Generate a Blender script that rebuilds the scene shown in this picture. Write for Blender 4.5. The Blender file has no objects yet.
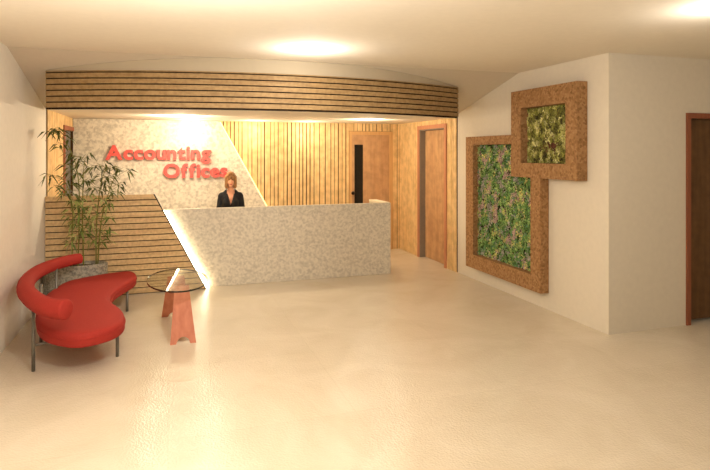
import bpy, bmesh, math, random
from mathutils import Vector, Matrix
from mathutils import noise as mnoise

random.seed(7)
S = bpy.context.scene
COL = S.collection
PI = math.pi
S.view_settings.view_transform = 'Standard'
S.view_settings.look = 'None'
S.view_settings.exposure = 0.12

# ------------------------------------------------------------------ helpers
def lin(r, g, b):
    f = lambda c: ((c / 255) / 12.92 if c / 255 <= 0.04045 else ((c / 255 + 0.055) / 1.055) ** 2.4)
    return (f(r), f(g), f(b), 1.0)

def new_mat(name):
    m = bpy.data.materials.new(name)
    m.use_nodes = True
    nt = m.node_tree
    nt.nodes.clear()
    out = nt.nodes.new('ShaderNodeOutputMaterial')
    b = nt.nodes.new('ShaderNodeBsdfPrincipled')
    nt.links.new(b.outputs[0], out.inputs[0])
    return m, nt, b, out

def plain(name, col, rough=0.6, metal=0.0, var=0.06, scale=18.0, spec=0.3):
    m, nt, b, out = new_mat(name)
    n = nt.nodes.new('ShaderNodeTexNoise'); n.inputs['Scale'].default_value = scale; n.inputs['Detail'].default_value = 4
    tc = nt.nodes.new('ShaderNodeTexCoord')
    nt.links.new(tc.outputs['Object'], n.inputs['Vector'])
    r = nt.nodes.new('ShaderNodeValToRGB')
    r.color_ramp.elements[0].position = 0.3; r.color_ramp.elements[1].position = 0.7
    r.color_ramp.elements[0].color = tuple(c * (1 - var) for c in col[:3]) + (1,)
    r.color_ramp.elements[1].color = tuple(min(1, c * (1 + var)) for c in col[:3]) + (1,)
    nt.links.new(n.outputs['Fac'], r.inputs[0]); nt.links.new(r.outputs[0], b.inputs['Base Color'])
    b.inputs['Roughness'].default_value = rough; b.inputs['Metallic'].default_value = metal
    b.inputs['Specular IOR Level'].default_value = spec
    return m

def wood(name, c0, c1, axis, rough=0.55, fine=30.0, spec=0.25, spots=None):
    """streaky wood: the grain runs along the given axis (0 x, 1 y, 2 z)"""
    m, nt, b, out = new_mat(name)
    tc = nt.nodes.new('ShaderNodeTexCoord'); mp = nt.nodes.new('ShaderNodeMapping')
    sc = [fine, fine, fine]; sc[axis] = fine * 0.08
    mp.inputs['Scale'].default_value = sc
    nt.links.new(tc.outputs['Object'], mp.inputs['Vector'])
    n = nt.nodes.new('ShaderNodeTexNoise'); n.inputs['Scale'].default_value = 1.0; n.inputs['Detail'].default_value = 5
    nt.links.new(mp.outputs[0], n.inputs['Vector'])
    r = nt.nodes.new('ShaderNodeValToRGB')
    r.color_ramp.elements[0].position = 0.32; r.color_ramp.elements[1].position = 0.68
    r.color_ramp.elements[0].color = c0; r.color_ramp.elements[1].color = c1
    nt.links.new(n.outputs['Fac'], r.inputs[0])
    last = r.outputs[0]
    if spots:
        n2 = nt.nodes.new('ShaderNodeTexNoise'); n2.inputs['Scale'].default_value = spots; n2.inputs['Detail'].default_value = 2
        nt.links.new(tc.outputs['Object'], n2.inputs['Vector'])
        r2 = nt.nodes.new('ShaderNodeValToRGB')
        r2.color_ramp.elements[0].position = 0.35; r2.color_ramp.elements[1].position = 0.62
        r2.color_ramp.elements[0].color = (0.84, 0.82, 0.80, 1); r2.color_ramp.elements[1].color = (1.04, 1.03, 1.02, 1)
        nt.links.new(n2.outputs['Fac'], r2.inputs[0])
        mx = nt.nodes.new('ShaderNodeMixRGB'); mx.blend_type = 'MULTIPLY'; mx.inputs[0].default_value = 1
        nt.links.new(last, mx.inputs[1]); nt.links.new(r2.outputs[0], mx.inputs[2]); last = mx.outputs[0]
    nt.links.new(last, b.inputs['Base Color'])
    b.inputs['Roughness'].default_value = rough; b.inputs['Specular IOR Level'].default_value = spec
    return m

def stone(name, base, grey, scale=22.0, rough=0.5, dark=None, amount=0.55):
    """mottled terrazzo: irregular chips of two tones over a base"""
    m, nt, b, out = new_mat(name)
    tc = nt.nodes.new('ShaderNodeTexCoord')
    v = nt.nodes.new('ShaderNodeTexVoronoi'); v.inputs['Scale'].default_value = scale
    n = nt.nodes.new('ShaderNodeTexNoise'); n.inputs['Scale'].default_value = scale * 0.7; n.inputs['Detail'].default_value = 3
    nt.links.new(tc.outputs['Object'], v.inputs['Vector']); nt.links.new(tc.outputs['Object'], n.inputs['Vector'])
    sp = nt.nodes.new('ShaderNodeSeparateColor'); nt.links.new(v.outputs['Color'], sp.inputs[0])
    ad = nt.nodes.new('ShaderNodeMath'); ad.operation = 'ADD'
    ml = nt.nodes.new('ShaderNodeMath'); ml.operation = 'MULTIPLY'; ml.inputs[1].default_value = 0.35
    nt.links.new(sp.outputs[0], ml.inputs[0]); nt.links.new(ml.outputs[0], ad.inputs[0]); nt.links.new(n.outputs['Fac'], ad.inputs[1])
    r = nt.nodes.new('ShaderNodeValToRGB')
    r.color_ramp.elements[0].position = amount - 0.12; r.color_ramp.elements[1].position = amount + 0.28
    r.color_ramp.elements[0].color = grey; r.color_ramp.elements[1].color = base
    nt.links.new(ad.outputs[0], r.inputs[0]); nt.links.new(r.outputs[0], b.inputs['Base Color'])
    b.inputs['Roughness'].default_value = rough; b.inputs['Specular IOR Level'].default_value = 0.3
    return m

def emis(name, col, strength):
    m, nt, b, out = new_mat(name)
    b.inputs['Base Color'].default_value = col
    b.inputs['Emission Color'].default_value = col
    b.inputs['Emission Strength'].default_value = strength
    return m

def attr_mat(name, rough=0.6, trans=0.0):
    m, nt, b, out = new_mat(name)
    a = nt.nodes.new('ShaderNodeAttribute'); a.attribute_name = 'tint'
    nt.links.new(a.outputs['Color'], b.inputs['Base Color'])
    b.inputs['Roughness'].default_value = rough; b.inputs['Specular IOR Level'].default_value = 0.25
    return m

# materials -------------------------------------------------------------------
M = {}
M['wall'] = plain('wall_paint', lin(224, 214, 196), 0.8, var=0.02, spec=0.1)
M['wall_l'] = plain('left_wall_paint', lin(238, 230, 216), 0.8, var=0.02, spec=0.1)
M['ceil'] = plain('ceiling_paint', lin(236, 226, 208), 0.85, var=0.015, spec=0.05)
M['ceil_shade'] = plain('sloped_ceiling_shade_paint', lin(214, 202, 182), 0.85, var=0.015, spec=0.05)  # ceiling colour darkened, so the slope's shade sits in its paint
M['slat'] = wood('pale_slat_wood', lin(226, 188, 128), lin(242, 208, 152), 2, spots=9)
M['groove'] = plain('slat_groove', lin(84, 54, 20), 0.9)
M['board'] = wood('olive_board_wood', lin(204, 170, 122), lin(220, 188, 138), 0, spots=26)
M['board_f'] = wood('dimmed_fascia_wood', lin(156, 126, 84), lin(172, 142, 98), 0, spots=26)  # partition boards darkened in colour to offset the strong nearby lamp
M['groove2'] = plain('board_groove', lin(44, 30, 14), 0.9)
M['desk'] = stone('desk_terrazzo', lin(214, 202, 180), lin(186, 174, 154), 42)
M['stonewall'] = stone('wall_terrazzo', lin(230, 219, 198), lin(192, 180, 160), 30)
M['counter'] = plain('counter_top', lin(226, 216, 190), 0.4)
M['door'] = wood('orange_door_wood', lin(186, 142, 100), lin(202, 160, 116), 2, fine=16, spots=9)
M['casing'] = wood('casing_wood', lin(192, 128, 94), lin(204, 144, 106), 2)
M['casing_y'] = wood('pale_casing_wood', lin(204, 156, 100), lin(216, 170, 112), 2)
M['dcasing'] = wood('red_casing_wood', lin(142, 82, 56), lin(154, 94, 66), 2)
M['ddoor'] = wood('brown_door_wood', lin(98, 70, 42), lin(114, 82, 50), 2, fine=20, spots=12)
M['jamb'] = plain('shaded_jamb', lin(132, 118, 102), 0.6)  # grey stands for the unlit reveal, shade put into the jamb colour
M['grey_door'] = plain('grey_leaf', lin(112, 108, 100), 0.6)
M['black'] = plain('black_glass', lin(14, 12, 10), 0.15, spec=0.5)
M['knob'] = plain('dark_metal', lin(40, 30, 22), 0.35, metal=0.6)
M['red'] = plain('red_fabric', lin(164, 52, 44), 0.75, var=0.05, scale=60, spec=0.15)
M['steel'] = plain('grey_steel', lin(120, 116, 106), 0.4, metal=0.5)
M['pot'] = stone('grey_granite', lin(164, 156, 136), lin(112, 106, 94), 60)
M['soil'] = plain('soil', lin(70, 52, 36), 0.95, var=0.3)
M['letter'] = plain('red_letter', lin(226, 92, 84), 0.45, var=0.02)
M['tableleg'] = wood('redwood_panel', lin(176, 104, 76), lin(192, 120, 90), 2, fine=22)
M['cork'] = None
M['rim'] = plain('dark_glass_edge', lin(34, 36, 28), 0.1, spec=0.6)
M['bamboo'] = attr_mat('bamboo_leaf', 0.5)
M['stem'] = plain('bamboo_cane', lin(120, 116, 52), 0.5, var=0.2)
M['moss'] = attr_mat('living_leaf', 0.7)
M['mossback'] = plain('moss_backing', lin(48, 56, 30), 0.95, var=0.4)
M['led'] = emis('warm_light_strip', (1.0, 0.88, 0.62, 1), 11.0)
M['led2'] = emis('warm_wall_strip', (1.0, 0.80, 0.36, 1), 1.6)
M['skin'] = plain('skin', lin(222, 160, 124), 0.55, var=0.03)
M['jacket'] = plain('black_jacket', lin(26, 24, 26), 0.8, var=0.2)
M['trouser'] = plain('dark_trousers', lin(34, 32, 36), 0.8)
M['hair'] = wood('brown_blonde_hair', lin(104, 68, 38), lin(176, 128, 82), 2, fine=120)
M['eye'] = plain('eye', lin(50, 36, 26), 0.2)
M['lips'] = plain('lips', lin(182, 90, 80), 0.4)
M['shoe'] = plain('black_shoe', lin(20, 18, 18), 0.4)

def cork():
    m, nt, b, out = new_mat('speckled_brown_cork')
    tc = nt.nodes.new('ShaderNodeTexCoord')
    v = nt.nodes.new('ShaderNodeTexVoronoi'); v.inputs['Scale'].default_value = 44
    n = nt.nodes.new('ShaderNodeTexNoise'); n.inputs['Scale'].default_value = 60; n.inputs['Detail'].default_value = 3
    nt.links.new(tc.outputs['Object'], v.inputs['Vector']); nt.links.new(tc.outputs['Object'], n.inputs['Vector'])
    sp = nt.nodes.new('ShaderNodeSeparateColor'); nt.links.new(v.outputs['Color'], sp.inputs[0])
    r = nt.nodes.new('ShaderNodeValToRGB')
    e = r.color_ramp.elements
    e[0].position = 0.0; e[0].color = lin(84, 58, 34)
    e[1].position = 1.0; e[1].color = lin(214, 182, 130)
    for p, c in ((0.16, lin(138, 102, 66)), (0.5, lin(160, 120, 80)), (0.86, lin(174, 134, 92))):
        x = e.new(p); x.color = c
    ad = nt.nodes.new('ShaderNodeMath'); ad.operation = 'ADD'
    m1 = nt.nodes.new('ShaderNodeMath'); m1.operation = 'MULTIPLY'; m1.inputs[1].default_value = 0.72
    m2 = nt.nodes.new('ShaderNodeMath'); m2.operation = 'MULTIPLY'; m2.inputs[1].default_value = 0.28
    nt.links.new(sp.outputs[0], m1.inputs[0]); nt.links.new(n.outputs['Fac'], m2.inputs[0])
    nt.links.new(m1.outputs[0], ad.inputs[0]); nt.links.new(m2.outputs[0], ad.inputs[1])
    nt.links.new(ad.outputs[0], r.inputs[0]); nt.links.new(r.outputs[0], b.inputs['Base Color'])
    b.inputs['Roughness'].default_value = 0.8; b.inputs['Specular IOR Level'].default_value = 0.15
    return m
M['cork'] = cork()

def glass():
    m, nt, b, out = new_mat('clear_table_glass')
    nt.nodes.remove(b)
    t = nt.nodes.new('ShaderNodeBsdfTransparent'); t.inputs[0].default_value = (0.93, 0.95, 0.90, 1)
    g = nt.nodes.new('ShaderNodeBsdfGlossy'); g.inputs['Roughness'].default_value = 0.02
    f = nt.nodes.new('ShaderNodeFresnel'); f.inputs[0].default_value = 1.5
    mp = nt.nodes.new('ShaderNodeMath'); mp.operation = 'MULTIPLY'; mp.use_clamp = True
    ge = nt.nodes.new('ShaderNodeNewGeometry'); iv = nt.nodes.new('ShaderNodeMath'); iv.operation = 'SUBTRACT'; iv.inputs[0].default_value = 1.0
    nt.links.new(ge.outputs['Backfacing'], iv.inputs[1]); nt.links.new(iv.outputs[0], mp.inputs[1])
    mx = nt.nodes.new('ShaderNodeMixShader')
    nt.links.new(f.outputs[0], mp.inputs[0]); nt.links.new(mp.outputs[0], mx.inputs[0])
    nt.links.new(t.outputs[0], mx.inputs[1]); nt.links.new(g.outputs[0], mx.inputs[2]); nt.links.new(mx.outputs[0], out.inputs[0])
    return m
M['glass'] = glass()

def floor_mat():
    m, nt, b, out = new_mat('cream_marble_floor')
    tc = nt.nodes.new('ShaderNodeTexCoord')
    n = nt.nodes.new('ShaderNodeTexNoise'); n.inputs['Scale'].default_value = 1.3; n.inputs['Detail'].default_value = 9
    n.inputs['Roughness'].default_value = 0.62; n.inputs['Distortion'].default_value = 1.2
    nt.links.new(tc.outputs['Object'], n.inputs['Vector'])
    r = nt.nodes.new('ShaderNodeValToRGB'); e = r.color_ramp.elements
    e[0].position = 0.30; e[0].color = lin(212, 198, 174)
    e[1].position = 0.72; e[1].color = lin(226, 214, 194)
    x = e.new(0.5); x.color = lin(219, 206, 184)
    nt.links.new(n.outputs['Fac'], r.inputs[0])
    br = nt.nodes.new('ShaderNodeTexBrick'); br.offset = 0.0
    br.inputs['Scale'].default_value = 1.0; br.inputs['Brick Width'].default_value = 1.2; br.inputs['Row Height'].default_value = 1.2
    br.inputs['Mortar Size'].default_value = 0.004; br.inputs['Mortar Smooth'].default_value = 0.3
    br.inputs['Color1'].default_value = (1, 1, 1, 1); br.inputs['Color2'].default_value = (0.965, 0.96, 0.955, 1); br.inputs['Mortar'].default_value = (0.93, 0.92, 0.9, 1)
    nt.links.new(tc.outputs['Object'], br.inputs['Vector'])
    mx = nt.nodes.new('ShaderNodeMixRGB'); mx.blend_type = 'MULTIPLY'; mx.inputs[0].default_value = 1
    nt.links.new(r.outputs[0], mx.inputs[1]); nt.links.new(br.outputs[0], mx.inputs[2]); nt.links.new(mx.outputs[0], b.inputs['Base Color'])
    n2 = nt.nodes.new('ShaderNodeTexVoronoi'); n2.inputs['Scale'].default_value = 75
    nt.links.new(tc.outputs['Object'], n2.inputs['Vector'])
    bp = nt.nodes.new('ShaderNodeBump'); bp.inputs['Strength'].default_value = 0.13; bp.inputs['Distance'].default_value = 0.02
    nt.links.new(n2.outputs['Distance'], bp.inputs['Height']); nt.links.new(bp.outputs[0], b.inputs['Normal'])
    b.inputs['Roughness'].default_value = 0.21; b.inputs['Specular IOR Level'].default_value = 0.28
    return m
M['floor'] = floor_mat()

# geometry helpers -------------------------------------------------------------
def add_box(bm, x0, x1, y0, y1, z0, z1, mi=0):
    vs = [bm.verts.new(p) for p in ((x0, y0, z0), (x1, y0, z0), (x1, y1, z0), (x0, y1, z0), (x0, y0, z1), (x1, y0, z1), (x1, y1, z1), (x0, y1, z1))]
    for f in ((3, 2, 1, 0), (4, 5, 6, 7), (0, 1, 5, 4), (1, 2, 6, 5), (2, 3, 7, 6), (3, 0, 4, 7)):
        fc = bm.faces.new([vs[i] for i in f]); fc.material_index = mi
    return vs

def add_prism(bm, poly, vec, mi=0, mi_side=None):
    """extrude a planar polygon (list of 3-D points) along vec"""
    vec = Vector(vec)
    a = [bm.verts.new(p) for p in poly]; b = [bm.verts.new(Vector(p) + vec) for p in poly]
    n = len(poly); fs = [bm.faces.new(a), bm.faces.new(b[::-1])]
    for f in fs: f.material_index = mi
    for i in range(n):
        f = bm.faces.new((a[i], b[i], b[(i + 1) % n], a[(i + 1) % n])); f.material_index = mi if mi_side is None else mi_side
        fs.append(f)
    bmesh.ops.recalc_face_normals(bm, faces=fs)

def frames_along(pts):
    tans = []
    for i in range(len(pts)):
        a = pts[max(0, i - 1)]; b = pts[min(len(pts) - 1, i + 1)]
        tans.append((b - a).normalized())
    up = Vector((0, 0, 1)) if abs(tans[0].z) < 0.9 else Vector((1, 0, 0))
    out = []
    nrm = (up - tans[0] * up.dot(tans[0])).normalized()
    for t in tans:
        nrm = (nrm - t * nrm.dot(t))
        nrm = nrm.normalized() if nrm.length > 1e-6 else t.orthogonal().normalized()
        out.append((nrm, t.cross(nrm)))
    return out

def add_tube(bm, pts, rad, seg=12, caps=True, mi=0, flat=1.0):
    pts = [Vector(p) for p in pts]
    rads = rad if isinstance(rad, (list, tuple)) else [rad] * len(pts)
    rings = []
    for p, r, (n, b) in zip(pts, rads, frames_along(pts)):
        rings.append([bm.verts.new(p + n * (r * flat * math.cos(2 * PI * k / seg)) + b * (r * math.sin(2 * PI * k / seg))) for k in range(seg)])
    fs = []
    for a, b in zip(rings, rings[1:]):
        for k in range(seg):
            fs.append(bm.faces.new((a[k], a[(k + 1) % seg], b[(k + 1) % seg], b[k])))
    if caps:
        fs.append(bm.faces.new(rings[0][::-1])); fs.append(bm.faces.new(rings[-1]))
    for f in fs: f.material_index = mi; f.smooth = True
    bmesh.ops.recalc_face_normals(bm, faces=fs)

def add_lathe(bm, prof, c, sx=1, sy=1, seg=40, mi=0):
    rings = []
    for r, z in prof:
        rings.append([bm.verts.new((c[0] + sx * r * math.cos(2 * PI * k / seg), c[1] + sy * r * math.sin(2 * PI * k / seg), c[2] + z)) for k in range(seg)])
    fs = []
    for a, b in zip(rings, rings[1:]):
        for k in range(seg): fs.append(bm.faces.new((a[k], a[(k + 1) % seg], b[(k + 1) % seg], b[k])))
    fs.append(bm.faces.new(rings[0][::-1])); fs.append(bm.faces.new(rings[-1]))
    for f in fs: f.material_index = mi; f.smooth = True
    bmesh.ops.recalc_face_normals(bm, faces=fs)

def add_ball(bm, c, rx, ry=None, rz=None, u=20, v=14):
    ry = rx if ry is None else ry; rz = rx if rz is None else rz
    r = bmesh.ops.create_uvsphere(bm, u_segments=u, v_segments=v, radius=1.0)
    for w in r['verts']: w.co = Vector((c[0] + w.co.x * rx, c[1] + w.co.y * ry, c[2] + w.co.z * rz))
    return r['verts']

def obj(name, bm, mats, parent=None, smooth=False, bevel=0.0, loc=None):
    me = bpy.data.meshes.new(name); bm.to_mesh(me); bm.free()
    o = bpy.data.objects.new(name, me); COL.objects.link(o)
    for m in (mats if isinstance(mats, (list, tuple)) else [mats]): me.materials.append(m)
    if smooth:
        for p in me.polygons: p.use_smooth = True
    if bevel:
        b = o.modifiers.new('bevel', 'BEVEL'); b.width = bevel; b.segments = 2; b.limit_method = 'ANGLE'
    if parent is not None:
        o.parent = parent; o.matrix_parent_inverse = Matrix.Translation(parent.location).inverted()
    return o

def thing(name, label, cat, loc=(0, 0, 0), group=None):
    o = bpy.data.objects.new(name, None); COL.objects.link(o); o.location = loc; o.empty_display_size = 0.1
    o['label'] = label; o['category'] = cat
    if group: o['group'] = group
    return o

def struct(name, bm, mats, label=None, **k):
    o = obj(name, bm, mats, **k); o['kind'] = 'structure'
    if label: o['label'] = label
    return o

def box_struct(name, mats, *b, **k):
    bm = bmesh.new(); add_box(bm, *b); return struct(name, bm, mats, **k)

def box(name, m, parent, *b, bevel=0.0):
    bm = bmesh.new(); add_box(bm, *b); return obj(name, bm, m, parent, bevel=bevel)

def bez(pts, n):
    """Catmull-Rom through points"""
    P = [Vector(p) for p in pts]; out = []
    for i in range(len(P) - 1):
        p0 = P[max(i - 1, 0)]; p1 = P[i]; p2 = P[i + 1]; p3 = P[min(i + 2, len(P) - 1)]
        for k in range(n):
            t = k / n
            out.append(0.5 * ((2 * p1) + (p2 - p0) * t + (2 * p0 - 5 * p1 + 4 * p2 - p3) * t * t + (3 * p1 - p0 - 3 * p2 + p3) * t ** 3))
    out.append(P[-1]); return out

# ------------------------------------------------------------------ room shell
XL, XR, YB, YF, H = -1.375, 4.0, 9.45, -2.6, 2.7
YS, ZS, YN = 5.8, 2.255, 7.5      # start of the sloped ceiling, its low edge height, opening plane
XH, YC = 7.2, 4.345                # side hall
box_struct('floor', M['floor'], XL - 0.2, XH + 0.2, YF - 0.2, YB + 0.2, -0.1, 0)

bm = bmesh.new()
add_prism(bm, [(XL - .2, YF - .2, H), (XH + .2, YF - .2, H), (XH + .2, YC + .2, H), (XR + .15, YC + .2, H), (XR + .15, YS, H), (XL - .2, YS, H)], (0, 0, .1))
struct('ceiling', bm, M['ceil'])
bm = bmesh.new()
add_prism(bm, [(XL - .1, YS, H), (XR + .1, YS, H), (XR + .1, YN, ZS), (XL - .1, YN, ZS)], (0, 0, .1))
struct('ceiling.001', bm, M['ceil_shade'])
box_struct('ceiling.002', M['ceil'], XL - .1, XR + .1, YN, YB + .1, ZS, ZS + .1)

box_struct('wall_left', M['wall_l'], XL - .12, XL, YF, YN, 0, H)
box_struct('wall_right', M['wall'], XR, XR + .12, YC + .12, 7.3, 0, H)
box_struct('wall_front', M['wall'], XL - .12, XH, YF - .12, YF, 0, H)
box_struct('wall_far_right', M['wall'], XH, XH + .12, YF, YC, 0, H)
DX0, DX1, DZ = 5.02, 5.93, 2.09       # opening of the side hall door
bm = bmesh.new()
add_box(bm, XR, DX0, YC, YC + .12, 0, H); add_box(bm, DX1, XH, YC, YC + .12, 0, H); add_box(bm, DX0, DX1, YC, YC + .12, DZ, H)
struct('wall_side', bm, M['wall'])

# slatted nook walls: strips of real boards over a dark backing
def slats_y(bm, x, sgn, y0, y1, z0, z1):
    """boards on a wall at x, facing sgn"""
    y = y0
    while y < y1 - 0.02:
        w = min(random.choice((0.050, 0.060, 0.080)), y1 - y); g = random.choice((0.008, 0.012, 0.016))
        add_box(bm, min(x, x + sgn * .016), max(x, x + sgn * .016), y, y + w, z0, z1, 0); y += w + g

def slats_x(bm, y, x0, x1, z0, z1, left=None):
    x = x0
    while x < x1 - 0.02:
        w = min(random.choice((0.045, 0.055, 0.055, 0.085)), x1 - x); g = random.choice((0.010, 0.014, 0.018))
        add_box(bm, x, x + w, y - .016, y, z0, z1, 0); x += w + g

BDX0, BDX1, BDZ = 3.02, 3.84, 2.10      # door in the back wall
bm = bmesh.new()
slats_x(bm, YB - .012, 0.70, BDX0 - .005, 0, ZS); slats_x(bm, YB - .012, BDX1 + .005, XR - .02, 0, ZS); slats_x(bm, YB - .012, BDX0, BDX1, BDZ + .02, ZS)
add_box(bm, XL, XR, YB - .012, YB + .1, 0, ZS, 1)
struct('wall_back', bm, [M['slat'], M['groove']], label='pale timber slat wall behind the reception desk')

RY0, RY1, RZ = 7.66, 8.57, 2.12         # door in the right nook wall
bm = bmesh.new()
slats_y(bm, XR - .002, -1, 7.32, RY0, 0, ZS); slats_y(bm, XR - .002, -1, RY1, YB - .03, 0, ZS); slats_y(bm, XR - .002, -1, RY0, RY1, RZ, ZS)
add_box(bm, XR - .002, XR + .14, 7.302, RY0, 0, ZS, 1); add_box(bm, XR - .002, XR + .14, RY1, YB, 0, ZS, 1); add_box(bm, XR - .002, XR + .14, RY0, RY1, RZ, ZS, 1)
struct('wall_back_right', bm, [M['slat'], M['groove']], label='pale timber slat wall right of the desk')

LY0, LY1, LZ = 8.64, 9.36, 2.06         # door in the left nook wall
bm = bmesh.new()
slats_y(bm, XL + .002, 1, 7.53, LY0, 0, ZS); slats_y(bm, XL + .002, 1, LY0, LY1, LZ, ZS)
add_box(bm, XL - .14, XL + .002, YN + .002, LY0, 0, ZS, 1); add_box(bm, XL - .14, XL + .002, LY1, YB, 0, ZS, 1); add_box(bm, XL - .14, XL + .002, LY0, LY1, LZ, ZS, 1)
struct('wall_back_left', bm, [M['slat'], M['groove']], label='pale timber slat wall at the left end of the nook')

# stone feature panel on the back wall with a slanted, lit edge
bm = bmesh.new()
sx = lambda z: 0.788 + (2.25 - z) * (1.555 - 0.788) / (2.25 - 0.847)
add_prism(bm, [(XL + .022, 9.36, 0), (sx(0), 9.36, 0), (sx(ZS - .003), 9.36, ZS - .003), (XL + .022, 9.36, ZS - .003)], (0, .055, 0))
t = struct('trim_1', bm, M['stonewall'], label='mottled pale stone panel with slanted edge behind the desk')
bm = bmesh.new()
dz = 0.012
add_prism(bm, [(sx(.02) + .004, 9.385, .02), (sx(.02) + .020, 9.385, .02), (sx(2.24) + .020, 9.385, 2.24), (sx(2.24) + .004, 9.385, 2.24)], (0, .028, 0))
lt = obj('light_strip', bm, M['led2'], t)

# doors ------------------------------------------------------------------------
def door_struct(name, label):
    o = bpy.data.objects.new(name, None); COL.objects.link(o); o['kind'] = 'structure'; o['label'] = label; return o
d = door_struct('door_1', 'orange wood door with narrow black glass strip in the back slat wall')
y = YB - .03
bm = bmesh.new()
add_box(bm, BDX0, BDX0 + .05, y - .02, y + .015, 0, BDZ + .015); add_box(bm, BDX1 - .07, BDX1, y - .02, y + .015, 0, BDZ + .015); add_box(bm, BDX0 + .05, BDX1 - .07, y - .02, y + .015, BDZ - .045, BDZ + .015)
obj('door_frame', bm, M['casing_y'], d)
gx0, gx1, gz0, gz1 = 3.115, 3.275, 0.35, 1.88
bm = bmesh.new()
add_box(bm, BDX0 + .05, gx0, y - .012, y + .014, 0.005, BDZ - .045); add_box(bm, gx1, BDX1 - .07, y - .012, y + .014, 0.005, BDZ - .045)
add_box(bm, gx0, gx1, y - .012, y + .014, gz1, BDZ - .045); add_box(bm, gx0, gx1, y - .012, y + .014, 0.005, gz0)
lf = obj('door_leaf', bm, M['door'], d)
box('glass_strip', M['black'], d, gx0, gx1, y - .004, y + .012, gz0, gz1)
bm = bmesh.new(); add_ball(bm, (3.078, y - .05, 1.03), .032); add_tube(bm, [(3.078, y - .012, 1.03), (3.078, y - .05, 1.03)], .014)
obj('door_knob', bm, M['knob'], d)

d = door_struct('door_2', 'orange wood door set back in the right slat wall')
bm = bmesh.new()
for a, b in ((RY0 - .06, RY0 - .001), (RY1 + .001, RY1 + .06)): add_box(bm, XR - .038, XR - .019, a, b, 0, RZ + .06)
add_box(bm, XR - .038, XR - .019, RY0 - .001, RY1 + .001, RZ, RZ + .06)
obj('door_frame', bm, M['casing'], d)
bm = bmesh.new()
add_box(bm, XR - .018, XR + .13, RY1 - .025, RY1 - .001, 0, RZ - .001); add_box(bm, XR - .018, XR + .13, RY0 + .001, RY0 + .02, 0, RZ - .001); add_box(bm, XR - .018, XR + .13, RY0 + .02, RY1 - .025, RZ - .02, RZ - .001)
obj('door_jamb', bm, M['jamb'], d)
box('door_leaf', M['door'], d, XR + .075, XR + .115, RY0 + .021, RY1 - .026, .005, RZ - .021)

d = door_struct('door_3', 'brown wood door with red-brown frame in the wall at the right edge')
bm = bmesh.new()
add_box(bm, DX0 - .055, DX0, YC - .015, YC + .14, 0, DZ + .055); add_box(bm, DX1, DX1 + .055, YC - .015, YC + .14, 0, DZ + .055); add_box(bm, DX0, DX1, YC - .015, YC + .14, DZ, DZ + .055)
obj('door_frame', bm, M['dcasing'], d)
box('door_leaf', M['ddoor'], d, DX0 + .002, DX1 - .002, YC + .05, YC + .095, .03, DZ - .002)
bm = bmesh.new(); add_ball(bm, (DX1 - .09, YC, 1.03), .03); add_tube(bm, [(DX1 - .09, YC + .05, 1.03), (DX1 - .09, YC, 1.03)], .012)
obj('door_knob', bm, M['knob'], d)

d = door_struct('door_4', 'grey door with red-brown frame at the left end of the slat wall')
bm = bmesh.new()
for a, b in ((LY0 - .10, LY0 - .001), (LY1 + .001, LY1 + .045)): add_box(bm, XL + .019, XL + .036, a, b, 0, LZ + .06)
add_box(bm, XL + .019, XL + .036, LY0 - .001, LY1 + .001, LZ, LZ + .06)
obj('door_frame', bm, M['dcasing'], d)
box('door_leaf', M['grey_door'], d, XL - .05, XL - .012, LY0 + .002, LY1 - .002, .005, LZ - .002)

# ------------------------------------------------------------------ curved slatted fascia over the opening
FX0, FX1, FZ0, FZ1 = -1.155, 3.45, 2.168, 2.556
cx, ymid, yend = (FX0 + FX1) / 2, 5.74, 6.28
half = (FX1 - FX0) / 2; sag = yend - ymid; R = (half * half + sag * sag) / (2 * sag)
def fy(x): return ymid + R - math.sqrt(R * R - (x - cx) ** 2)
NX = 48
xs = [FX0 + (FX1 - FX0) * i / NX for i in range(NX + 1)]
def curved(bm, z0, z1, off0, off1, mi=0):
    rows = [[bm.verts.new((x, fy(x) + o, z)) for x in xs] for o, z in ((off0, z0), (off0, z1), (off1, z1), (off1, z0))]
    fs = []
    for i in range(NX):
        for a, b in zip(rows, rows[1:] + rows[:1]): fs.append(bm.faces.new((a[i], a[i + 1], b[i + 1], b[i])))
    fs.append(bm.faces.new([r[0] for r in rows])); fs.append(bm.faces.new([r[-1] for r in rows]))
    for f in fs: f.material_index = mi
    bmesh.ops.recalc_face_normals(bm, faces=fs)
bm = bmesh.new()
z = FZ1; n = 0; pitch = (FZ1 - FZ0 - .012) / 6.4
curved(bm, FZ0 + .008, FZ1 - .004, .02, .06, 1)
first = pitch * .4
curved(bm, FZ1 - first + .013, FZ1, 0, .02, 0)
for k in range(6):
    zt = FZ1 - first - k * pitch
    curved(bm, zt - pitch + .013, zt, 0, .02, 0)
fa = thing('slatted_fascia', 'curved timber slat fascia hanging across the ceiling above the reception opening', 'fascia', (cx, ymid, FZ0))
obj('slat_board', bm, [M['board_f'], M['groove2']], fa)
# added band hiding the shadowed gap above the fascia, its paint dimmed like shade
bm = bmesh.new()
zc = lambda y: H if y < YS else H - (y - YS) * (H - ZS) / (YN - YS)
rows = [[bm.verts.new((x, fy(x) + o, max(FZ1 - .02, zc(fy(x) + o) - .002) if top else FZ1 - .02)) for x in xs] for o, top in ((.021, 0), (.021, 1), (.035, 1), (.035, 0))]
fs = [bm.faces.new((a[i], a[i + 1], b[i + 1], b[i])) for i in range(NX) for a, b in zip(rows, rows[1:] + rows[:1])]
bmesh.ops.recalc_face_normals(bm, faces=fs)
obj('added_band', bm, plain('dimmed_band_paint', lin(188, 174, 150), 0.85, var=0.01, spec=0.05), fa)
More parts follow.
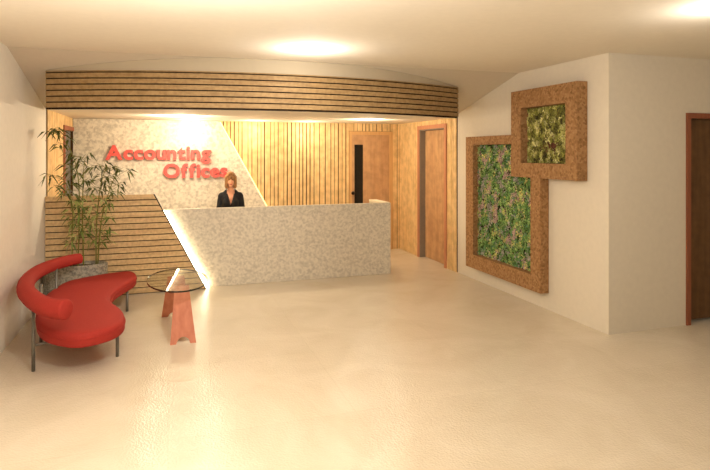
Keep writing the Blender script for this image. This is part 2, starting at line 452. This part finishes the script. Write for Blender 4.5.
# soffit box behind the fascia (white), same curved front, straight back
bm = bmesh.new()
poly = [(x, fy(x) + .06, ZS - .03) for x in xs] + [(FX1, YN, ZS - .03), (FX0, YN, ZS - .03)]
add_prism(bm, poly, (0, 0, .026))
obj('soffit_panel', bm, M['ceil'], fa)

for x in (FX0 + .02, FX1 - .06):
    bm = bmesh.new()
    add_prism(bm, [(x, 6.36, ZS - .004), (x, 7.45, ZS - .004), (x, 7.45, ZS + (YN - 7.45) * (H - ZS) / (YN - YS) - .001), (x, 6.36, ZS + (YN - 6.36) * (H - ZS) / (YN - YS) - .001)], (.04, 0, 0))
    obj('end_panel', bm, M['ceil'], fa)
for x in (FX0 + 1.1, FX1 - 1.1):
    bm = bmesh.new(); add_tube(bm, [(x, 6.3, ZS - .01), (x, 6.3, H - (6.3 - YS) * (H - ZS) / (YN - YS) + .01)], .008, seg=8)
    obj('hanger', bm, M['steel'], fa)
# ------------------------------------------------------------------ low slatted partition with slanted lit edge
PZ = 1.225; PY0, PY1 = 7.42, 7.47
px = lambda z: 0.465 - z * (0.465 + 0.155) / 1.215
pt = thing('slatted_partition', 'low timber slat partition with slanted lit edge beside the left wall', 'partition', (-.6, PY1, 0))
bm = bmesh.new()
nb = 17; pp = PZ / nb
for k in range(nb):
    z0, z1 = k * pp + .012, (k + 1) * pp
    add_prism(bm, [(XL + .005, PY0, z0), (px(z0) - .012, PY0, z0), (px(z1) - .012, PY0, z1), (XL + .005, PY0, z1)], (0, .02, 0), 0)
add_prism(bm, [(XL + .005, PY0 + .02, 0), (px(0) - .012, PY0 + .02, 0), (px(PZ) - .012, PY0 + .02, PZ - .004), (XL + .005, PY0 + .02, PZ - .004)], (0, .03, 0), 1)
obj('slat_board', bm, [M['board'], M['groove2']], pt)
bm = bmesh.new()
add_prism(bm, [(px(0) - .012, PY0, 0), (px(0), PY0, 0), (px(PZ), PY0, PZ), (px(PZ) - .012, PY0, PZ)], (0, PY1 - PY0, 0))
obj('edge_trim', bm, M['groove2'], pt)
bm = bmesh.new()
add_prism(bm, [(px(.01) - .05, PY1 + .004, .01), (px(.01) + .05, PY1 + .004, .01), (px(1.012) + .034, PY1 + .004, 1.012), (px(1.012) - .05, PY1 + .004, 1.012)], (0, .016, 0))
obj('light_strip', bm, M['led'], pt)

# ------------------------------------------------------------------ reception desk
DH = 1.02; DY0 = 7.53
dk = thing('reception_desk', 'long mottled stone reception desk across the back of the lobby', 'desk', (1.2, 7.7, 0))
box('front_panel', M['desk'], dk, -1.0, 3.042, DY0, DY0 + .06, 0, DH, bevel=.004)
box('side_panel', M['desk'], dk, 2.92, 3.042, DY0 + .061, 8.10, 0, DH - .021, bevel=.004)
box('side_counter', M['counter'], dk, 2.915, 3.044, DY0 + .0615, 8.105, DH - .02, DH + .005, bevel=.003)
box('worktop', M['counter'], dk, -1.0, 2.919, DY0 + .061, 8.12, .79, .82, bevel=.003)
box('support_panel', M['desk'], dk, -1.0, -.95, DY0 + .061, 8.08, 0, .789)
box('support_panel', M['desk'], dk, 1.9, 1.94, DY0 + .061, 8.08, 0, .789)

# ------------------------------------------------------------------ wall sign
def glyph(ch, size, offset, extrude):
    cu = bpy.data.curves.new('glyph', 'FONT'); cu.body = ch; cu.size = size; cu.offset = offset; cu.extrude = extrude; cu.resolution_u = 5
    o = bpy.data.objects.new('glyph', cu); COL.objects.link(o)
    bpy.context.view_layer.update()
    dg = bpy.context.evaluated_depsgraph_get()
    me = bpy.data.meshes.new_from_object(o.evaluated_get(dg))
    bpy.data.objects.remove(o); bpy.data.curves.remove(cu)
    return me
sign = thing('wall_sign', 'raised red lettering reading Accounting Offices on the pale stone wall', 'sign', (0, 9.3, 1.6))
def word(txt, x0, x1, zb, cap):
    probe = glyph('A', 1.0, 0, 0); ch = max(v.co.y for v in probe.vertices); bpy.data.meshes.remove(probe)
    size = cap / ch
    metas = []; x = 0.0
    for c in txt:
        me = glyph(c, size, size * .034, .03)
        a = min(v.co.x for v in me.vertices); b = max(v.co.x for v in me.vertices)
        metas.append((me, x - a)); x += (b - a) + size * .035
    k = (x1 - x0) / (x - size * .035)
    for me, sh in metas:
        for v in me.vertices:
            X, Z, D = (v.co.x + sh) * k, v.co.y, v.co.z
            v.co = Vector((x0 + X, 9.325 - D, zb + Z))
        me.flip_normals() if hasattr(me, 'flip_normals') else None
        o = bpy.data.objects.new('letter', me); COL.objects.link(o); me.materials.clear(); me.materials.append(M['letter'])
        o.parent = sign; o.matrix_parent_inverse = Matrix.Translation(sign.location).inverted()
word('Accounting', -.905, .652, 1.640, .205)
word('Offices', -.070, .918, 1.352, .205)

# ------------------------------------------------------------------ living wall frames on the right wall
def foliage(x, y0, y1, z0, z1, kind, n, notch=None):
    bm = bmesh.new(); lay = bm.loops.layers.float_color.new('tint')
    pal = {'mixed': [(84, 124, 66), (110, 148, 78), (146, 172, 104), (184, 190, 122), (204, 190, 110), (158, 152, 140), (178, 150, 140), (98, 136, 100), (62, 88, 52)],
           'mound': [(138, 138, 66), (166, 164, 90), (192, 186, 112), (110, 108, 50), (72, 66, 36), (204, 198, 140), (90, 54, 38)]}[kind]
    for i in range(n):
        y = random.uniform(y0, y1); z = random.uniform(z0, z1)
        if notch and y < notch[0] and z > notch[1]: continue
        if kind == 'mixed':
            h = mnoise.noise(Vector((y * 6.5, z * 4.5, 3.1))) + .5 * mnoise.noise(Vector((y * 15, z * 13, 6.1)))
            t = (h * 1.1 + .5) + random.uniform(-.22, .22)
            w = [5, 0, 7, 1, 0, 8, 1, 2, 1, 3, 2, 4, 7, 6]
            c = pal[w[max(0, min(len(w) - 1, int(t * len(w))))]]
            L, W = random.uniform(.02, .05), random.uniform(.006, .011)
        else:
            t = mnoise.noise(Vector((y * 16, z * 16, 1.7))) + random.uniform(-.2, .2)
            dark = math.exp(-(((y - (y0 + y1) / 2 + .03) / .13) ** 2 + ((z - z0 - .2) / .05) ** 2))
            c = pal[6] if random.random() < dark * .8 else pal[random.choice((0, 1, 2, 5) if t > 0 else (3, 4, 0))]
            L, W = random.uniform(.02, .036), random.uniform(.010, .016)
        c = lin(*c)
        f = random.uniform(.8, 1.5); c = (c[0] * f, c[1] * f, c[2] * f, 1)
        lift = random.uniform(.004, .02) + (.018 * max(0, mnoise.noise(Vector((y * 14, z * 14, 5)))))
        for q in range(3):
            a = random.uniform(0, 2 * PI)
            dy, dzz = math.cos(a), math.sin(a)
            p0 = Vector((x - lift, y, z))
            p1 = Vector((x - lift - L * .35, y + dy * L * .5 - dzz * W, z + dzz * L * .5 + dy * W))
            p2 = Vector((x - lift - L * .25, y + dy * L, z + dzz * L - L * .2))
            p3 = Vector((x - lift - L * .35, y + dy * L * .5 + dzz * W, z + dzz * L * .5 - dy * W))
            for p in (p0, p1, p2, p3):
                p.y = min(max(p.y, y0 + .003), y1 - .003); p.z = min(max(p.z, z0 + .003), z1 - .003)
                if notch and p.y < notch[0] and p.z > notch[1]:
                    if notch[0] - p.y < p.z - notch[1]: p.y = notch[0] + .001
                    else: p.z = notch[1] - .001
            try: fc = bm.faces.new([bm.verts.new(p) for p in (p0, p1, p2, p3)])
            except ValueError: continue
            for l in fc.loops: l[lay] = c
    return bm
XW = XR - .003
# tall frame, its upper near corner notched for the small one
t1 = thing('living_wall_frame', 'tall brown speckled frame of mixed green plants on the right wall', 'plant panel', (XW, 6.0, .2), 'framed living plants on the right wall')
bm = bmesh.new()
xf = 3.885
SY0, SY1, SZ0, SZ1 = 4.63, 5.765, 1.46, 2.46     # the small frame
Y0, Y1, Z0, Z1 = 5.235, 6.865, .19, 1.955
a0, a1, b0, b1 = 5.41, 6.675, .37, 1.845
add_box(bm, xf, XW, a1, Y1, Z0, Z1); add_box(bm, xf, XW, Y0, a1, Z0, b0)
add_box(bm, xf, XW, Y0, a0, b0, SZ0 - .002); add_box(bm, xf, XW, SY1 + .002, a1, b1, Z1)
obj('frame', bm, M['cork'], t1)
bm = bmesh.new()
add_prism(bm, [(3.985, a0, b0), (3.985, a1, b0), (3.985, a1, b1), (3.985, SY1 + .002, b1), (3.985, SY1 + .002, SZ0 - .002), (3.985, a0, SZ0 - .002)], (XW - 3.985, 0, 0))
obj('moss_backing', bm, M['mossback'], t1)
obj('foliage', foliage(3.984, a0, a1, b0, b1, 'mixed', 4600, (SY1 + .004, SZ0 - .004)), M['moss'], t1)
t2 = thing('living_wall_frame', 'small square brown speckled frame of yellow-green plants higher on the right wall', 'plant panel', (XW, 5.2, SZ0), 'framed living plants on the right wall')
bm = bmesh.new()
xf2 = 3.868
a0, a1, b0, b1 = 4.80, 5.575, 1.625, 2.255
add_box(bm, xf2, XW, a1, SY1, SZ0, SZ1); add_box(bm, xf2, XW, SY0, a0, SZ0, SZ1)
add_box(bm, xf2, XW, a0, a1, SZ0, b0); add_box(bm, xf2, XW, a0, a1, b1, SZ1)
obj('frame', bm, M['cork'], t2)
box('moss_backing', M['mossback'], t2, 3.985, XW, a0, a1, b0, b1)
obj('foliage', foliage(3.984, a0, a1, b0, b1, 'mound', 2600), M['moss'], t2)

# ------------------------------------------------------------------ red sofa
sf = thing('curved_sofa', 'red kidney-shaped lounge seat with tubular backrest beside the left wall', 'sofa', (-.8, 5.9, 0))
ol = [(-1.04, 5.30), (-.935, 5.04), (-.785, 4.86), (-.643, 4.785), (-.495, 4.84), (-.387, 4.97), (-.348, 5.18), (-.40, 5.47), (-.512, 5.79), (-.530, 6.03), (-.49, 6.32),
      (-.360, 6.74), (-.352, 7.00), (-.44, 7.16), (-.68, 7.10), (-.88, 6.97), (-1.02, 6.84), (-1.10, 6.62), (-1.15, 6.20), (-1.13, 5.78)]
P = [Vector((a, b, 0)) for a, b in ol]
cl = []
for i in range(len(P)):
    p0, p1, p2, p3 = P[i - 1], P[i], P[(i + 1) % len(P)], P[(i + 2) % len(P)]
    for k in range(4):
        t = k / 4
        cl.append(0.5 * ((2 * p1) + (p2 - p0) * t + (2 * p0 - 5 * p1 + 4 * p2 - p3) * t * t + (3 * p1 - p0 - 3 * p2 + p3) * t ** 3))
def inset(pts, d):
    out = []
    n = len(pts)
    for i in range(n):
        tg = (pts[(i + 1) % n] - pts[i - 1]).normalized()
        out.append(pts[i] + Vector((-tg.y, tg.x, 0)) * d)
    return out
bm = bmesh.new()
prof = [(.03, .232), (.006, .238), (0, .252), (0, .315), (.006, .334), (.02, .345), (.045, .350), (.10, .353)]
rings = [[bm.verts.new(p + Vector((0, 0, z))) for p in inset(cl, d)] for d, z in prof]
n = len(cl)
for a, b in zip(rings, rings[1:]):
    for k in range(n): bm.faces.new((a[k], a[(k + 1) % n], b[(k + 1) % n], b[k]))
bm.faces.new(rings[0][::-1]); bm.faces.new(rings[-1])
bmesh.ops.triangulate(bm, faces=[f for f in bm.faces if len(f.verts) > 4])
bmesh.ops.recalc_face_normals(bm, faces=bm.faces)
seat = obj('seat', bm, M['red'], sf, smooth=True)
# piping seam round the side of the seat
bm = bmesh.new()
pp_ = inset(cl, -.002); add_tube(bm, [p + Vector((0, 0, .300)) for p in pp_ + [pp_[0]]], .004, seg=6, caps=False)
obj('seam', bm, M['red'], seat)
tp = [(-.735, 4.74, .555), (-.86, 4.83, .555), (-1.00, 5.06, .56), (-1.145, 5.42, .57), (-1.215, 5.83, .575), (-1.20, 6.22, .58), (-1.115, 6.50, .585), (-1.00, 6.68, .59), (-.91, 6.76, .592)]
pts = bez(tp, 8)
bm = bmesh.new()
r0 = .072
e = (pts[0] - pts[1]).normalized(); e2 = (pts[-1] - pts[-2]).normalized()
full = [pts[0] + e * .010] + pts + [pts[-1] + e2 * .010]
add_tube(bm, full, [r0 - .008] + [r0 + .006 - .022 * i / len(pts) for i in range(len(pts))] + [r0 - .03], seg=22)
obj('backrest', bm, M['red'], sf, smooth=False)
for (lx, ly), zt in (((-1.02, 5.075), .50), ((-.412, 5.215), .216), ((-.425, 6.66), .216), ((-1.11, 5.83), .535), ((-1.09, 6.46), .565)):
    bm = bmesh.new()
    add_tube(bm, [(lx, ly, 0), (lx, ly, zt)], .014, seg=12)
    obj('leg', bm, M['steel'], sf)
for (a, b) in (((-1.02, 5.075), (-.72, 5.22)), ((-1.11, 5.83), (-.8, 5.85)), ((-1.09, 6.46), (-.75, 6.5))):
    bm = bmesh.new(); add_tube(bm, [(a[0], a[1], .205), (b[0], b[1], .205)], .010, seg=8)
    obj('brace', bm, M['steel'], sf)

# ------------------------------------------------------------------ glass side table
tb = thing('side_table', 'low oval glass table on two tapered red wood panels in front of the partition', 'table', (.09, 5.85, 0))
bm = bmesh.new()
cxg, cyg, ga, gb, gz = .088, 5.86, .285, .52, .475
ring = [(cxg + ga * math.cos(2 * PI * k / 64) , cyg + gb * math.sin(2 * PI * k / 64) - .0 , gz) for k in range(64)]
rot = Matrix.Rotation(math.radians(4), 3, 'Z'); c0 = Vector((cxg, cyg, 0))
ring = [tuple(rot @ (Vector(p) - c0) + c0) for p in ring]
add_prism(bm, ring, (0, 0, .015), 0, 1)
obj('glass_top', bm, [M['glass'], M['rim']], tb)
def leg_panel(x0, x1, xt0, xt1, yb, yt, th):
    """tapered slab leaning inwards with an arched cut at the foot"""
    w = x1 - x0; pts = [(x0, 0), (x0 + w * .22, 0)]
    for k in range(9):
        a = PI - PI * k / 8
        pts.append(((x0 + x1) / 2 + w * .26 * math.cos(a), .0 + .052 * math.sin(a) + .004))
    pts += [(x1 - w * .22, 0), (x1, 0), (x1 - (x1 - xt1) * .55, .25), (xt1, gz - .002), (xt0, gz - .002), (x0 + (xt0 - x0) * .55, .25)]
    f = lambda z: yb + (yt - yb) * z / gz
    bm = bmesh.new(); add_prism(bm, [(x, f(z), z) for x, z in pts], (0, th, 0)); return bm
obj('leg_panel', leg_panel(.018, .245, .060, .190, 5.365, 5.62, .03), M['tableleg'], tb)
obj('leg_panel', leg_panel(-.065, .22, -.005, .16, 6.30, 6.06, .03), M['tableleg'], tb)

# ------------------------------------------------------------------ potted bamboo
pl = thing('potted_bamboo', 'tall bamboo plant in a grey stone planter behind the red sofa', 'plant', (-1.03, 7.24, 0))
bm = bmesh.new()
add_lathe(bm, [(.30, 0), (.335, .04), (.345, .25), (.345, .44), (.335, .452), (.315, .452), (.305, .44), (.30, .41)], (-1.02, 7.235, 0), 1.0, .48)
obj('planter', bm, M['pot'], pl)
bm = bmesh.new(); add_lathe(bm, [(.29, .39), (.296, .412), (.2, .424), (.05, .43)], (-1.02, 7.235, 0), 1, .48)
obj('soil', bm, M['soil'], pl)
def leaf(bm, lay, p, d, L, W, col):
    """a folded lance-shaped leaf drooping from p along d"""
    d = d.normalized(); side = d.cross(Vector((0, 0, 1)))
    side = side.normalized() if side.length > .05 else Vector((1, 0, 0))
    side = (Matrix.Rotation(random.uniform(-.9, .9), 3, d) @ side)
    mid = p + d * L * .45 + Vector((0, 0, .010)); tip = p + d * L + Vector((0, 0, -L * .22))
    q = p + d * L * .12
    a, b = mid + side * W, mid - side * W
    v = [bm.verts.new(x) for x in (q, a, tip, b)]
    f = bm.faces.new(v)
    for l in f.loops: l[lay] = col
stems = [  # base, points above, branches
    ([(-.99, 7.20, .42), (-.97, 7.14, .85), (-.955, 7.05, 1.25), (-.97, 6.98, 1.55), (-1.04, 6.93, 1.80), (-1.14, 6.90, 1.93), (-1.22, 6.88, 1.97)], 1),
    ([(-.93, 7.20, .42), (-.93, 7.12, .9), (-.915, 7.02, 1.3), (-.90, 6.97, 1.55), (-.88, 6.94, 1.68)], 2),
    ([(-.80, 7.22, .42), (-.79, 7.16, .85), (-.75, 7.05, 1.25), (-.70, 6.97, 1.48), (-.66, 6.93, 1.58)], 3),
    ([(-.78, 7.20, .42), (-.75, 7.12, .8), (-.70, 7.06, 1.1), (-.61, 6.98, 1.38), (-.55, 6.95, 1.52)], 4),
    ([(-1.05, 7.20, .42), (-1.04, 7.12, .8), (-1.02, 7.03, 1.1), (-1.06, 6.98, 1.35), (-1.13, 6.93, 1.48)], 5)]
for base, sd in stems:
    random.seed(sd * 13)
    pts = bez(base, 6)
    bm = bmesh.new(); add_tube(bm, pts, [.0085 - .006 * i / len(pts) for i in range(len(pts))], seg=7)
    tw = bm
    bm = bmesh.new(); lay = bm.loops.layers.float_color.new('tint')
    top = pts[-1].z
    k = 4
    while k < len(pts):
        p = pts[k]; f = p.z / top
        for tr in range(1 if random.random() < .8 else 2):
            a = random.uniform(0, 2 * PI); ln = random.uniform(.06, .17)
            tip = p + Vector((math.cos(a) * ln, math.sin(a) * ln * .6, random.uniform(.02, .08)))
            if tip.y > 7.38: tip.y = 7.33
            if tip.x < -1.28: tip.x = -1.27
            add_tube(tw, [p, tip], .0022, seg=4)
            for q in range(random.randint(3, 5)):
                b = random.uniform(0, 2 * PI)
                d = Vector((math.cos(b), math.sin(b) * .7, random.uniform(-1.0, .1)))
                g = random.choice(((150, 156, 86), (120, 134, 66), (170, 170, 104), (96, 112, 54))) if p.z < 1.25 else random.choice(((84, 92, 44), (66, 72, 34), (104, 108, 56)))  # front light on lower leaves and backlit dark upper ones put into colour
                leaf(bm, lay, p.lerp(tip, random.uniform(.6, 1)), d, random.uniform(.10, .16), random.uniform(.010, .014), lin(*g))
        k += random.choice((1, 2)) if p.z > 1.2 else 1
    st = obj('cane', tw, M['stem'], pl)
    for v in bm.verts:
        if v.co.x < -1.35: v.co.x = -1.35
        if v.co.y > 7.40: v.co.y = 7.40
    obj('leaves', bm, M['bamboo'], st)

# ------------------------------------------------------------------ receptionist on a high stool
WX, WY = .865, 8.33
def capsule(bm, a, b, ra, rb, seg=16, sq=1.0):
    a, b = Vector(a), Vector(b)
    add_tube(bm, [a, b], [ra, rb], seg=seg); add_ball(bm, a, ra, u=16, v=10); add_ball(bm, b, rb, u=16, v=10)
def remeshed(name, bm, m, parent, voxel, smooth=6):
    o = obj(name, bm, m, parent)
    r = o.modifiers.new('r', 'REMESH'); r.mode = 'VOXEL'; r.voxel_size = voxel
    s = o.modifiers.new('s', 'SMOOTH'); s.iterations = smooth; s.factor = .5
    bpy.context.view_layer.update()
    me = bpy.data.meshes.new_from_object(o.evaluated_get(bpy.context.evaluated_depsgraph_get()))
    o.modifiers.clear(); old = o.data; o.data = me; bpy.data.meshes.remove(old)
    me.materials.clear(); me.materials.append(m)
    for p in me.polygons: p.use_smooth = True
    return o
SEAT = .60
wm = thing('person', 'woman with blonde-brown bob in black jacket seated behind the reception desk', 'person', (WX, WY, 0))
def W(x, y, z): return (WX + x, WY + y, z)
def head(bm):
    add_ball(bm, W(0, .012, 1.365), .073, .092, .088)
    add_ball(bm, W(0, -.018, 1.315), .058, .068, .082)
    add_ball(bm, W(0, -.045, 1.258), .030, .030, .024)        # chin
    capsule(bm, W(0, -.082, 1.345), W(0, -.098, 1.312), .007, .013)   # nose
    for s in (-1, 1):
        add_ball(bm, W(s * .073, .012, 1.328), .008, .018, .030)  # ears
        add_ball(bm, W(s * .034, -.055, 1.312), .022, .022, .022) # cheeks
    capsule(bm, W(0, .015, 1.27), W(0, .03, 1.13), .047, .052)
def torso(bm, k):
    for z, rx, ry, yy in ((.66, .165, .115, .03), (.76, .145, .105, .03), (.87, .132, .098, .03), (.98, .148, .105, .025), (1.07, .158, .10, .03), (1.125, .125, .075, .035)):
        add_ball(bm, W(0, yy, z), rx + k, ry + k, .085 + k)
    for s in (-1, 1):
        add_ball(bm, W(s * .065, -.06, 1.02), .055 + k, .05 + k, .055 + k)
        add_ball(bm, W(s * .145, .035, 1.105), .047 + k, .05 + k, .047 + k)
arm = {}
for s in (-1, 1):
    arm[s] = (W(s * .155, .035, 1.10), W(s * .195, -.01, .885), W(s * .06, -.225, .865))
bm = bmesh.new(); head(bm); torso(bm, 0)
for s in (-1, 1):
    sh, el, wr = arm[s]
    capsule(bm, sh, el, .044, .036); capsule(bm, el, wr, .036, .023)
    hx = WX + s * .06; hy = WY - .225; hz = .862
    d = Vector((-s * .55, -.83, -.15)).normalized(); sd = Vector((-d.y, d.x, 0)) * (-s)     # forward and thumb-side direction
    w0 = Vector((hx, hy, hz)); pm = w0 + d * .075
    for j in range(4): capsule(bm, w0 + sd * .004 * (1.5 - j), pm + sd * .017 * (1.5 - j), .016, .012, seg=10)
    for j, L in enumerate((.062, .072, .068, .052)):
        r0_ = pm + sd * .019 * (1.5 - j); dd = (d + sd * .10 * (1.5 - j)).normalized()
        k1 = r0_ + dd * L * .5 + Vector((0, 0, .006)); k2 = r0_ + dd * L + Vector((0, 0, -.012))
        capsule(bm, r0_, k1, .0092, .0085, seg=10); capsule(bm, k1, k2, .0085, .007, seg=10)
    t0 = w0 + d * .028 + sd * .024; t1_ = t0 + d * .032 + sd * .024 + Vector((0, 0, -.004)); t2_ = t1_ + d * .030 + sd * .004
    capsule(bm, w0 + d * .012, t0, .014, .013, seg=10); capsule(bm, t0, t1_, .012, .010, seg=10); capsule(bm, t1_, t2_, .010, .008, seg=10)
    hip, kn, an = W(s * .085, .0, SEAT + .075), W(s * .10, -.44, SEAT + .08), W(s * .09, -.40, .29)
    capsule(bm, hip, kn, .072, .05); capsule(bm, kn, an, .048, .032); capsule(bm, an, W(s * .10, -.54, .245), .03, .024)
body = remeshed('body', bm, M['skin'], wm, .0055, 4)
# jacket with a V neck and sleeves
bm = bmesh.new(); torso(bm, .014)
for s in (-1, 1):
    sh, el, wr = arm[s]; wr2 = tuple(Vector(el).lerp(Vector(wr), .9))
    capsule(bm, sh, el, .058, .050); capsule(bm, el, wr2, .050, .036)
jk = remeshed('jacket', bm, M['jacket'], wm, .009, 6)
bm = bmesh.new(); bm.from_mesh(jk.data)
kill = [f for f in bm.faces if (lambda c: c.y < WY + .02 and abs(c.x - WX) < .052 * (c.z - .99) / .16 and c.z > .99)(f.calc_center_median()) or (lambda c: c.z > 1.148 and abs(c.x - WX) < .065)(f.calc_center_median())]
bmesh.ops.delete(bm, geom=kill, context='FACES'); bm.to_mesh(jk.data); bm.free()
sl = jk.modifiers.new('thick', 'SOLIDIFY'); sl.thickness = .006; sl.offset = -1
# lapels
bm = bmesh.new()
for s in (-1, 1):
    pts = [W(s * .064, -.075, 1.15), W(s * .112, -.082, 1.10), W(s * .085, -.118, 1.07), W(s * .012, -.128, .985), W(s * .040, -.105, 1.07)]
    add_prism(bm, pts, (0, -.006, 0))
obj('lapel', bm, M['jacket'], jk)
# trousers
bm = bmesh.new()
add_ball(bm, W(0, .03, .675), .176, .126, .085)
for s in (-1, 1):
    hip, kn, an = W(s * .085, .0, SEAT + .082), W(s * .10, -.44, SEAT + .082), W(s * .09, -.40, .32)
    capsule(bm, hip, kn, .083, .062); capsule(bm, kn, an, .060, .048)
remeshed('trousers', bm, M['trouser'], wm, .009, 5)
for s in (-1, 1):
    bm = bmesh.new(); capsule(bm, W(s * .09, -.405, .268), W(s * .10, -.55, .238), .044, .034)
    remeshed('shoe', bm, M['shoe'], wm, .007, 3)
# bob hair: cap round the skull, hanging to the jaw, open at the face
bm = bmesh.new()
add_ball(bm, W(0, .018, 1.378), .090, .104, .092)
for a in range(-10, 11):
    th = math.radians(90 + a * 13.5)
    x_, y_ = .084 * math.cos(th), .018 + .094 * math.sin(th)
    capsule(bm, W(x_ * .92, y_, 1.385), W(x_ * 1.02, y_ * .95, 1.245 + .012 * math.cos(a)), .024, .017, seg=8)
for s in (-1, 1):
    capsule(bm, W(s * .012, -.066, 1.440), W(s * .070, -.052, 1.385), .022, .018); capsule(bm, W(s * .070, -.052, 1.385), W(s * .080, -.022, 1.262), .018, .015)
remeshed('hair', bm, M['hair'], wm, .006, 3)
for s in (-1, 1):
    bm = bmesh.new(); add_ball(bm, W(s * .028, -.079, 1.350), .010, .006, .006); obj('eye', bm, M['eye'], wm, smooth=True)
bm = bmesh.new(); add_ball(bm, W(0, -.084, 1.283), .022, .006, .007); obj('lips', bm, M['lips'], wm, smooth=True)
wm.rotation_euler = (0, 0, math.radians(-5)); wm.scale = (.86, 1, 1)

st = thing('high_stool', 'dark padded swivel stool under the seated woman behind the desk', 'stool', (WX, WY, 0))
bm = bmesh.new(); add_lathe(bm, [(.17, SEAT - .07), (.185, SEAT - .05), (.185, SEAT - .02), (.165, SEAT - .008)], (WX, WY + .03, 0)); obj('seat', bm, M['trouser'], st)
bm = bmesh.new(); add_tube(bm, [(WX, WY + .03, .04), (WX, WY + .03, SEAT - .068)], .025); obj('pole', bm, M['steel'], st)
bm = bmesh.new(); add_lathe(bm, [(.20, 0), (.20, .012), (.05, .035), (.026, .05)], (WX, WY + .03, 0)); obj('base', bm, M['steel'], st)
bm = bmesh.new()
add_tube(bm, [(WX + .21 * math.cos(k * PI / 16), WY - .20 + .34 * math.sin(k * PI / 16) , .20) for k in range(33)], .011, seg=8, caps=False)
add_tube(bm, [(WX, WY + .03, .20), (WX, WY - .53, .20)], .010, seg=8)
obj('foot_ring', bm, M['steel'], st)

# ------------------------------------------------------------------ lights
def point(name, loc, e, col, size=0.0):
    l = bpy.data.lights.new(name, 'POINT'); l.energy = e; l.color = col; l.shadow_soft_size = size
    o = bpy.data.objects.new(name, l); COL.objects.link(o); o.location = loc; return o
WARM = (1.0, .86, .64)
NEUT = (1.0, .94, .86)
for i, (x, y, z, e) in enumerate(((1.25, 5.05, 2.50, 15), (3.45, 2.70, 2.53, 11), (.05, 2.6, 2.05, 104), (1.1, 1.0, 2.1, 34), (5.6, 1.0, 2.4, 8))):
    point('ceiling_and_fill_lamp', (x, y, z), e, NEUT)  # first two follow the ceiling glows, the other three are added unseen fill
for x in (.36, 1.34, 2.20):
    point('wall_washer', (x, 9.10, 2.06), 7.5, WARM)
for x, e in ((.16, 50), (2.95, 24)):
    point('nook_lamp', (x, 8.2, 2.13), e, WARM)

def spot(name, loc, tgt, e, col, deg, blend):
    l = bpy.data.lights.new(name, 'SPOT'); l.energy = e; l.color = col; l.shadow_soft_size = .03; l.spot_size = math.radians(deg); l.spot_blend = blend
    o = bpy.data.objects.new(name, l); COL.objects.link(o); o.location = loc
    o.rotation_euler = (Vector(tgt) - Vector(loc)).to_track_quat('-Z', 'Y').to_euler()
spot('unseen_fill_spot', (.9, 2.6, 2.6), (.0, 7.3, .55), 190, NEUT, 52, .9)  # added unseen fill to brighten the partition, sofa and left side
spot('unseen_fill_spot', (1.8, 2.6, 2.6), (2.0, 7.5, .5), 120, NEUT, 50, .9)  # added unseen fill to brighten the desk front

# ------------------------------------------------------------------ world and camera
w = bpy.data.worlds.new('world'); S.world = w; w.use_nodes = True
w.node_tree.nodes['Background'].inputs[0].default_value = (1, .9, .75, 1); w.node_tree.nodes['Background'].inputs[1].default_value = .05
cam = bpy.data.cameras.new('camera'); co = bpy.data.objects.new('camera', cam); COL.objects.link(co)
co.location = (0, 0, 1.75); co.rotation_euler = (PI / 2, 0, -math.atan(187 / 563))
cam.sensor_fit = 'HORIZONTAL'; cam.sensor_width = 36; cam.lens = 36 * 563 / 710
cam.shift_x = 0; cam.shift_y = -(235 - 152) / 710
cam.clip_start = .02
S.camera = co
